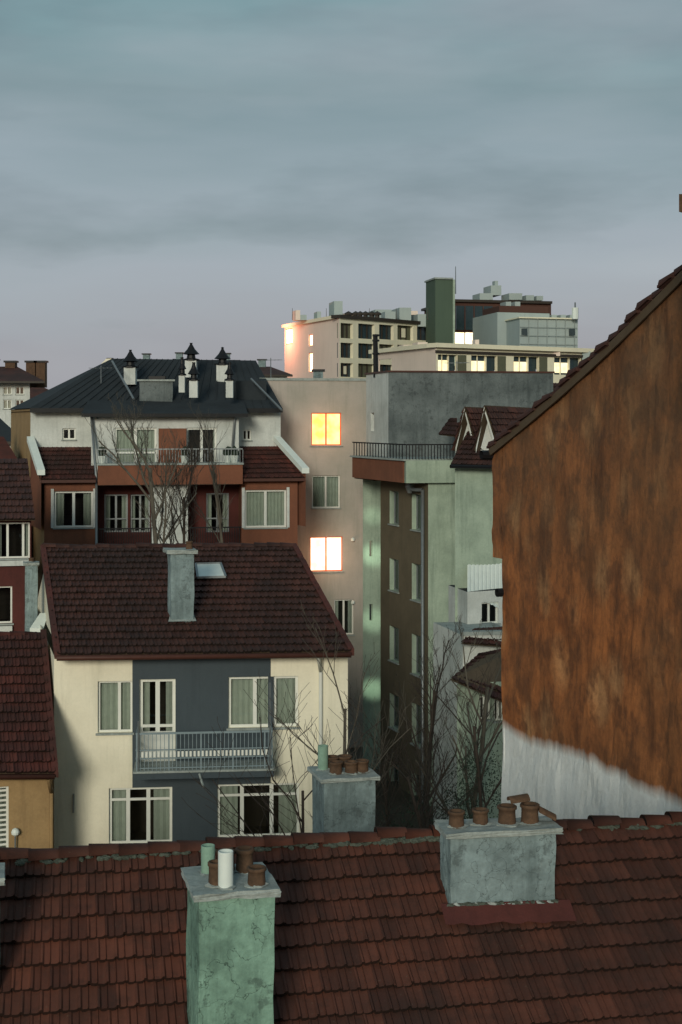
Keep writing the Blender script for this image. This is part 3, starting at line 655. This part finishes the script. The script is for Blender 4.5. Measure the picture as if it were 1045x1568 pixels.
# ---------------------------------------------------------------- rust-coated gable building
rb_=obj('rust_coated_gable_house')
FG=Fac((3.44,30),(3.44+.361*16,30-.933*16))
uu=lambda px:FG.u(px)
uE=uu(755);zE2=FG.z(688,755); u1=uu(1045); z1=FG.z(415,1045); sl=(z1-zE2)/(u1-uE)
uM=u1+1.6; zM=zE2+sl*(uM-uE); uO=2*uM-uE
def topz(u): 
    uc=min(u,2*uM-u); return zE2+sl*(uc-uE)-.16*math.sin(math.pi*(uc-uE)/(uM-uE))
G=P(rb_,'coated_gable_wall','rust'); N=120; us=[uE+(uO-uE)*i/N for i in range(N+1)]
zlow=FG.z(853,755); rowN=50
rn=random.Random(3)
def disp(u,z): return .05*mathutils.noise.noise(Vector((u*1.3,z*.8,0)))+.03*mathutils.noise.noise(Vector((u*3,z*2,3)))+.012*mathutils.noise.noise(Vector((u*8,z*6,3)))
for a_,b_ in zip(us,us[1:]):
    lo_=zlow if b_<=uu(773) else 0
    for j in range(rowN):
        def q(u,k):
            z=lo_+(topz(u)-lo_)*k/rowN; return FG.p(u,z,disp(u,z))
        G.add([q(a_,j),q(b_,j),q(b_,j+1),q(a_,j+1)],[(0,1,2,3)])
W=Vector((-FG.n.x,-FG.n.y,0))*8
pE=FG.p(uE,zE2);pM=FG.p(uM,zM);pO=FG.p(uO,topz(uO))
for p0,p1 in((pE,pM),(pO,pM)):
    poly(rb_,'roof_slopes','tile2',[p0+Z*.0-V3(FG.n)*.2,p1+Z*.0-V3(FG.n)*.2,p1+W,p0+W])
poly(rb_,'rear_wall','rust',[FG.p(uu(772),0,-.0),FG.p(uu(772),0)+W,FG.p(uu(772),zE2)+W,FG.p(uu(772),zE2-.0)])
poly(rb_,'overhang_soffit','wood',[FG.p(uE,zlow),FG.p(uu(772),zlow),FG.p(uu(772),zlow)+W,FG.p(uE,zlow)+W])
poly(rb_,'overhang_rear','rust',[FG.p(uE,zlow),FG.p(uE,zlow)+W,FG.p(uE,zE2)+W,FG.p(uE,zE2)])
poly(rb_,'near_wall','rust',[FG.p(uO,0),FG.p(uO,0)+W,pO+W,pO])
poly(rb_,'far_side_wall','rust',[FG.p(uu(772),0)+W,FG.p(uO,0)+W,pO+W,pM+W,FG.p(uE,zE2)+W])
nt_=int((uM-uE)/.34)
for i in range(nt_):
    u0=uE+(uM-uE)*i/nt_; L=(uM-uE)/nt_; dr=rn.uniform(-.03,.03)
    p0=FG.p(u0-.05,topz(u0)+.03+dr,.12+rn.uniform(-.05,.06)); dd=FG.p(u0+L*1.12,topz(u0+L)-.02+rn.uniform(-.02,.02),.12)-FG.p(u0,topz(u0),.12)
    pbox(rb_,'verge_tiles','tile2',p0,dd,-V3(FG.n)*.4,Z*.05)
    tube(P(rb_,'verge_rolls','tile2'),p0+Z*.07-V3(FG.n)*.12,p0+dd*1.02+Z*.04-V3(FG.n)*.12,.1,.075,8)
nb=30
for i in range(nb):
    u0=uE+(uM-uE)*i/nb;u1_=uE+(uM-uE)*(i+1)/nb
    pbox(rb_,'verge_board','wood',FG.p(u0,topz(u0)-.15,.06),FG.p(u1_,topz(u1_),0)-FG.p(u0,topz(u0),0),V3(FG.n)*.04,Z*(.17))
tube(P(rb_,'eave_gutter','black'),FG.p(uE-.05,zE2-.12,.25),FG.p(uE-.05,zE2-.12,-3),.1,.1,8)
tube(P(rb_,'lower_gutter','black'),FG.p(uu(772)-.1,FG.z(908,772),.12),FG.p(uu(772)-.1,FG.z(908,772),-3),.09,.09,8)
q=pt(1040,297,22.3);pbox(rb_,'chimney_cap','pot',q-Z*.28,Vector((1,0,0)),Vector((.6,.8,0)),Z*.28);pbox(rb_,'chimney_stack','ochre',q+Vector((.14,.05,-3)),Vector((.75,0,0)),Vector((.5,.6,0)),Z*2.72)
# ---------------------------------------------------------------- modern blocks far away
m1=obj('modern_office_block')
FA=Fac(((436-CXP)/F_*166,166),((520-CXP)/F_*150,150)); FBm=fpx(520,150,672,163)
zt=CZ+(YH-487)/F_*150
pk=[FA.rect(437,503,448,527),FA.rect(473,512,479,530),FA.rect(473,540,479,570)]
wall(m1,'side_wall','modernp',FA,0,FA.u(520),0,zt,pk)
for r in pk: win(m1,FA,r,(),cur=0,gl='gl_p',fr='framep',sill=False,fw=.1)
ww=[];
for (x0,x1) in ((522,541),(549,574),(581,603),(609,633),(639,665)):
    for y0,y1 in ((495,518),(525,548),(556,577),(588,608)): 
        ww.append(FBm.rect(x0,y0+(x0-520)*.04,x1,y1+(x0-520)*.03))
wall(m1,'front_wall','modern',FBm,0,FBm.u(672),0,zt,ww,rev=.4)
for i,r in enumerate(ww):
    FBm.box(m1,'glazing','dglass' if i%3 else 'ggrey',r[0],r[1],r[2],r[3],-.5,-.4); 
    for x in(.33,.66): FBm.box(m1,'mullions','framed',r[0]+(r[1]-r[0])*x-.06,r[0]+(r[1]-r[0])*x+.06,r[2],r[3],-.38,-.25)
    if i%5==2: FBm.box(m1,'window_boards','modern',r[0]+(r[1]-r[0])*.35,r[0]+(r[1]-r[0])*.64,r[2]+.3,r[3]-.3,-.38,-.3)
FBm.box(m1,'roof_edge','framed',-.2,FBm.u(672),zt,zt+.35,-1,.3); FA.box(m1,'roof_edge','modern',-.2,FA.u(520)-.3,zt,zt+.35,-1,.3)
poly(m1,'roof','cap',[FA.p(0,zt),FA.p(FA.u(520),zt),FBm.p(FBm.u(672),zt),FBm.p(FBm.u(672),zt)+Vector((-6,14,0))])
def blk(par,nm,mat,x0,x1,y0,y1,d,dep=8,skew=0):
    p0=pt(x0,y1,d);p1=pt(x1,y1,d); pbox(par,nm,mat,p0,Vector((p1.x-p0.x,skew,0)),Vector((-dep*.2,dep,0)),Z*((y1-y0)/F_*d))
for q in((453,460,475,490,158,2),(460,470,482,490,158,2),(486,492,477,489,158,2),(512,525,461,487,156,3),(512,545,480,487,157,3),(612,630,471,495,160,4),(575,600,474,488,160,4),(590,606,477,492,158,3),(640,662,481,500,160,4),(600,640,476,482,164,3)):
    blk(m1,'rooftop_units',random.choice(('modernp','moderng','moderng')),*q)
for x in (534,545,552,560,570,578): tube(P(m1,'rooftop_vents','framed'),pt(x,489,157),pt(x,481,157),.25,.25,6); lathe(P(m1,'rooftop_vent_caps','framed'),pt(x,481,157),[(.45,-.1),(.45,.1),(0,.35)],8)
for x in (448,500,566,607,655): tube(P(m1,'roof_antennas','framed'),pt(x,490,157),pt(x,472,157),.05,.03,4)
m2=obj('modern_apartment_wing')
FW2=fpx(668,130,908,141); FW1=Fac(((572-CXP)/F_*143,143),((668-CXP)/F_*130,130))
zt=CZ+(YH-532)/F_*130
ww=[]
for i,(x0,x1) in enumerate(((671,701),(722,762),(787,826),(849,890))): ww.append(FW2.rect(x0,543+i*1.5,x1,571+i*1)); 
wall(m2,'front_wall','modern',FW2,0,FW2.u(908),0,zt,ww,rev=.4)
for i,r in enumerate(ww):
    FW2.box(m2,'glazing','dglass',r[0],r[1],r[2],r[3],-.6,-.5); w=r[1]-r[0]
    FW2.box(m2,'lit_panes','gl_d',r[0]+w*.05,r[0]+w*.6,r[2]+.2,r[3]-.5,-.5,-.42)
    FW2.box(m2,'mullions','modern',r[0]+w*.62,r[0]+w*.66,r[2],r[3],-.5,-.3)
    FW2.box(m2,'mullions','modern',r[0]+w*.3,r[0]+w*.32,r[2],r[3],-.41,-.3)
    FW2.box(m2,'olive_panels','ggrey',r[1]+.003,r[1]+1.0,r[2],r[3],.003,.06)
wall(m2,'side_wall','modernp',FW1,0,FW1.u(668),0,zt,[FW1.rect(580,550,600,575)])
FW2.box(m2,'roof_edge','modern',-.3,FW2.u(908)+.3,zt,zt+.4,-1,.5);FW1.box(m2,'roof_edge','modern',-.3,FW1.u(668)-.4,zt,zt+.4,-1,.4)
FW2.box(m2,'painted_shadow_strip','framed',-.1,FW2.u(908)+.2,zt-.5,zt-.25,.003,.2)  # solid dark strip painted in as shadow below the roof edge
poly(m2,'roof','cap',[FW1.p(0,zt),FW1.p(FW1.u(668),zt),FW2.p(FW2.u(908),zt),FW2.p(FW2.u(908),zt)+Vector((-6,14,0))])
for q in((640,655,524,534,134,2),(618,640,528,538,136,2),(728,734,520,533,134,1),(844,858,535,545,138,2)): blk(m2,'rooftop_units','modernp',*q)
m3=obj('green_tower'); blk(m3,'shaft','dgreen',667,694,427,560,156,4,.6); blk(m3,'coping','cap',666,695,424.5,427,155.8,4.4,.6); blk(m3,'painted_lit_side','green',694.2,697,428,560,156.4,3)  # tower's lit side put in as a strip of paler green
tube(P(m3,'antenna','metal'),pt(698,450,156),pt(698,408,156),.07,.04)
m4=obj('brown_office_block'); blk(m4,'body','brown',697,850,462,560,168,14,3)
blk(m4,'glazing','dglass',699,756,468,505,167.6,.3,.9); blk(m4,'lit_glazing','gl_w',698,752,509,530,163,.3,.9); blk(m4,'coping','framed',695,852,458,462,167.5,15,3)
for x in(712,726,740): blk(m4,'mullions','brown',x,x+1,468,505,167.3,.2); blk(m4,'lit_mullions','brown',x,x+.8,509,530,162.6,.2)
for q in((752,768,437,452,172,3),(758,763,430,437,173,1),(735,755,449,459,170,3),(780,800,449,459,170,3),(806,818,452,460,170,3),(822,832,453,460,170,2)): blk(m4,'rooftop_units','moderng',*q)
m5=obj('grey_office_block'); blk(m5,'upper_body','moderng',762,846,478,560,152,9,2);blk(m5,'lower_body','moderng',796,890,487,560,148,9,2)
blk(m5,'coping','modern',795,891,485,487,147.6,9.5,2); blk(m5,'penthouse','brown',765,843,468,478,154,6,1.5)
for x in(800,873,): blk(m5,'windows','dglass',x,x+8,503,513,147.7+(x-796)*.02,.3)
for y in(500,513,526,539): blk(m5,'panel_joints','cap',797,889,y,y+.6,147.7+ .0,.1,1.9)
for x in range(810,885,14): blk(m5,'panel_joints','cap',x,x+.5,488,540,147.7+(x-796)*.02,.1,0)
for x in range(775,885,14): blk(m5,'rooftop_units','moderng',x,x+8,482 if x>800 else 462,488 if x>800 else 470,155,2)
tube(P(m5,'antenna_mast','metal'),pt(881,490,149),pt(881,463,149),.12,.08); lathe(P(m5,'antenna_drum','potw'),pt(881,480,149),[(.35,-.6),(.35,.6),(0,.6)],8)
blk(m5,'annex','moderng',892,905,538,560,140,3)
# ---------------------------------------------------------------- tv antennas
def antenna(px,py0,py1,d):
    e=obj('tv_antenna'); m=P(e,'mast_and_bars','metal'); a0=pt(px,py0,d);a1=pt(px,py1,d); tube(m,a0,a1,.025,.02)
    tube(m,a1+Vector((-.5,.2,-.1)),a1+Vector((.5,-.2,-.1)),.015,.015,4)
    for i in range(6):
        c=a1+Vector((-.45+.18*i,.18-.072*i,-.1)); tube(m,c-Vector((.08,.22,0)),c+Vector((.08,.22,0)),.01,.01,3)
antenna(155,600,560,62);antenna(415,585,548,66);antenna(700,585,552,60)
def dish(F,par,px,py,r=.35):
    c=F.p(F.u(px),F.z(py,px),.35); lathe(P(par,'satellite_dish','potw'),c,[(0,0),(r*.6,.04),(r,.12)],12); tube(P(par,'dish_arm','metal'),c-V3(F.n)*.3,c,.02,.02)
dish(FB,b,359,712,.22)
# ---------------------------------------------------------------- bare trees
def tree(name,base_,H,seed,r=.14,spread=.55,lv=4,mat='bark',lean=(0,0),bare=.35,wob=.13,cl=(.42,.62),cl0=None,kk=(3,5)):
    e=obj(name); T=P(e,'trunk_and_branches',mat); rn=random.Random(seed)
    def br(p,d,L,r,l):
        n=4 if l>1 else 3; pts=[p];rr=[r]; w=wob*.35 if l==lv else wob
        for i in range(n):
            d=(d+Vector((rn.gauss(0,w),rn.gauss(0,w),rn.gauss(.05,.07)))).normalized()
            p=p+d*L/n; r2=r*(1-(.55 if l<lv else .4)*(i+1)/n); pts.append(p); rr.append(max(.0045,r2))
        for i in range(n): tube(T,pts[i],pts[i+1],rr[i],rr[i+1],5 if r>.03 else 3)
        if l==0: return
        k=rn.randint(*kk)
        if l==lv: k+=3
        for i in range(k):
            f=(bare if l==lv else .2)+(1-(bare if l==lv else .2))*(i+rn.random()*.8)/k; f=min(f,.99)
            s=f*n; j=int(s); q=pts[j].lerp(pts[j+1],s-j); 
            az=rn.uniform(0,6.28); side=Vector((math.cos(az),math.sin(az),0))
            nd=(d*(1-spread)+side*spread*rn.uniform(.7,1.2)+Z*.25).normalized()
            c=cl0 if (l==lv and cl0) else cl
            br(q,nd,L*rn.uniform(*c)*(1.1-.4*f),max(.005,rr[j]*.55),l-1)
    br(Vector(base_),Vector((lean[0],lean[1],1)).normalized(),H,r,lv); return e
def tb(px,d): return Vector(((px-CXP)/F_*d,d,0))
zof=lambda py,d:CZ+(YH-py)/F_*d
tree('bare_tree',tb(264,48),zof(715,48),11,.12,.46,4,'barkl',bare=.72,cl0=(.22,.32),kk=(4,5),wob=.11)
tree('bare_tree',tb(284,49),zof(760,49),6,.08,.45,4,'bark',bare=.74,cl0=(.2,.28),kk=(4,5),wob=.11)
tree('bare_tree',tb(392,51),zof(715,51),5,.07,.3,3,'barkl',bare=.74,cl0=(.18,.25))
tree('bare_tree',tb(520,32),zof(1090,32),21,.06,.42,3,'barkl',bare=.35,cl0=(.3,.42),kk=(4,5))
tree('bare_tree',tb(455,29),zof(1210,29),22,.05,.6,3,'bark',bare=.5,kk=(4,5))
tree('bare_tree',tb(648,44),zof(1060,44),31,.09,.45,4,'bark',bare=.3,cl0=(.35,.5))
tree('bare_tree',tb(712,42),zof(1050,42),32,.1,.45,4,'barkl',bare=.3,cl0=(.35,.5))
tree('bare_tree',tb(752,40),zof(1100,40),33,.07,.5,3,'bark',bare=.25,kk=(4,6))
tree('bare_tree',tb(612,40),zof(1170,40),34,.07,.55,3,'bark',bare=.25,kk=(4,6))
tree('bare_tree',tb(675,38),zof(1180,38),35,.07,.6,3,'bark',bare=.2,kk=(4,6))
iv=obj('ivy_thicket'); L=P(iv,'leaves','leaf'); rn=random.Random(9)
for k in range(60):
    px=rn.uniform(585,775); c=pt(px,rn.uniform(1150,1330) if px>690 else rn.uniform(1230,1350),rn.uniform(38,42)); R_=rn.uniform(.3,.7)
    for i in range(90):
        v=Vector((rn.gauss(0,1),rn.gauss(0,1),rn.gauss(0,1))).normalized()*R_*rn.uniform(.4,1); a1=Vector((rn.gauss(0,1),rn.gauss(0,1),rn.gauss(0,1))).normalized(); b1=a1.orthogonal().normalized(); sz=rn.uniform(.03,.07)
        L.add([c+v,c+v+a1*sz,c+v+a1*sz*.6+b1*sz],[(0,1,2)])
# ---------------------------------------------------------------- flush
for k,p in PARTS.items():
    me=bpy.data.meshes.new(p.name); me.from_pydata(p.v,[],p.f)
    at=me.attributes.new('tint','FLOAT','FACE'); at.data.foreach_set('value',p.t)
    me.materials.append(GLASS if p.mat is None else M[p.mat])
    ob=bpy.data.objects.new(p.name,me); bpy.context.scene.collection.objects.link(ob); ob.parent=p.par
    if p.name in('chimney_pots','ridge_tiles','trunk_and_branches','downpipe','gutter'):
        me.polygons.foreach_set('use_smooth',[True]*len(me.polygons))
# ---------------------------------------------------------------- added lamps for window glow and wall streak
def lamp(name,kind,loc,target,en,col,rad,ang=None,parent=None):
    l=bpy.data.lights.new(name,kind); l.energy=en; l.color=col; l.shadow_soft_size=rad
    if ang: l.spot_size=math.radians(ang); l.spot_blend=1
    ob=bpy.data.objects.new(name,l); ob.location=loc
    ob.rotation_euler=(Vector(loc)-Vector(target)).to_track_quat('Z','Y').to_euler(); bpy.context.scene.collection.objects.link(ob)
    if parent: ob.parent=parent
q=FA.p(FA.u(443),FA.z(515,443),2.2); lamp('added_window_glow','POINT',q,q+Vector((0,1,0)),1000,(1,.36,.22),.4,parent=m1)  # unseen point lamp added to wash the wall pink around the pane
for px,py,en in((500,657,30),(500,848,38)):
    q=FBE.p(FBE.u(px),FBE.z(py,px),.9); lamp('added_window_glow','POINT',q,q+Vector((0,1,0)),en,(1,.55,.3),.3)  # unseen warm lamps added just in front of the glowing panes
for py,en,an in((790,700,9),(850,1700,11),(950,1000,12),(1055,1500,10)):
    tg=FQ.p(FQ.u(572),FQ.z(py,572)); lamp('added_streak_spot','SPOT',tg+Vector((-1.6,-6.2,1.2)),tg,en,(.78,1,.74),.15,an,parent=t)  # unseen mid-air spots added to make the reflected streak on this wall
# ---------------------------------------------------------------- sun, sky, camera
AZ=math.radians(-9);EL=math.radians(15)
sd=Vector((math.sin(AZ)*math.cos(EL),-math.cos(AZ)*math.cos(EL),math.sin(EL)))
sl_=bpy.data.lights.new('sun','SUN'); sl_.energy=1.8; sl_.angle=math.radians(14); sl_.color=(1,.95,.79)
so=bpy.data.objects.new('sun',sl_); so.rotation_euler=sd.to_track_quat('Z','Y').to_euler(); bpy.context.scene.collection.objects.link(so)
w=bpy.data.worlds.new('World'); bpy.context.scene.world=w; w.use_nodes=True; nt=w.node_tree; nt.nodes.clear()
out=nn(nt,'ShaderNodeOutputWorld'); ad=nn(nt,'ShaderNodeAddShader'); b1=nn(nt,'ShaderNodeBackground'); b2=nn(nt,'ShaderNodeBackground')
sky=nn(nt,'ShaderNodeTexSky'); sky.sky_type='NISHITA'; sky.sun_disc=False; sky.sun_elevation=math.radians(6); sky.sun_rotation=math.pi-AZ; sky.dust_density=2
nt.links.new(sky.outputs[0],b1.inputs[0]); b1.inputs[1].default_value=.02
tc=nn(nt,'ShaderNodeTexCoord'); sp=nn(nt,'ShaderNodeSeparateXYZ'); nt.links.new(tc.outputs['Generated'],sp.inputs[0])
def wmap(sc,loc=(0,0,0)):
    mp=nn(nt,'ShaderNodeMapping'); nt.links.new(tc.outputs['Generated'],mp.inputs[0]); mp.inputs['Scale'].default_value=sc; mp.inputs['Location'].default_value=loc; return mp.outputs[0]
nz=noise(nt,wmap((1.3,1.3,7)),1.6,5,.5); nz2=noise(nt,wmap((2.2,2.2,8),(3.3,1,2.2)),1.8,5,.52); nz3=noise(nt,wmap((1.5,1.5,6),(7,4,5)),1.3,5,.5)
zz=nn(nt,'ShaderNodeMath',operation='MULTIPLY_ADD'); nt.links.new(rng(nt,nz,.3,.7,-.04,.04),zz.inputs[0]); zz.inputs[1].default_value=1; nt.links.new(sp.outputs[2],zz.inputs[2])
rp=nn(nt,'ShaderNodeValToRGB'); nt.links.new(zz.outputs[0],rp.inputs[0]); el=rp.color_ramp.elements
el[0].position=0;el[0].color=S(148,148,158); el[1].position=1;el[1].color=S(106,130,140)
for p_,c in((.05,S(153,156,168)),(.11,S(157,165,177)),(.17,S(144,158,168)),(.23,S(116,138,145)),(.29,S(122,152,158))):
    x=el.new(p_); x.color=c
cl=mix(nt,rng(nt,nz2,.48,.68,0,.6),rp.outputs[0],S(98,114,124))
cl=mix(nt,rng(nt,nz3,.52,.7,0,.4),cl,S(180,185,192))
nt.links.new(cl,b2.inputs[0]); b2.inputs[1].default_value=.93
nt.links.new(b1.outputs[0],ad.inputs[0]);nt.links.new(b2.outputs[0],ad.inputs[1]);nt.links.new(ad.outputs[0],out.inputs[0])
cam=bpy.data.cameras.new('camera'); cam.sensor_fit='VERTICAL'; cam.sensor_height=36; cam.lens=50; cam.shift_y=-(784-YH)/1568; cam.clip_end=6000
co=bpy.data.objects.new('camera',cam); co.location=(0,0,CZ); co.rotation_euler=(math.pi/2,0,0); bpy.context.scene.collection.objects.link(co); bpy.context.scene.camera=co
vs=bpy.context.scene.view_settings; vs.view_transform='Standard'; vs.look='None'; vs.exposure=0
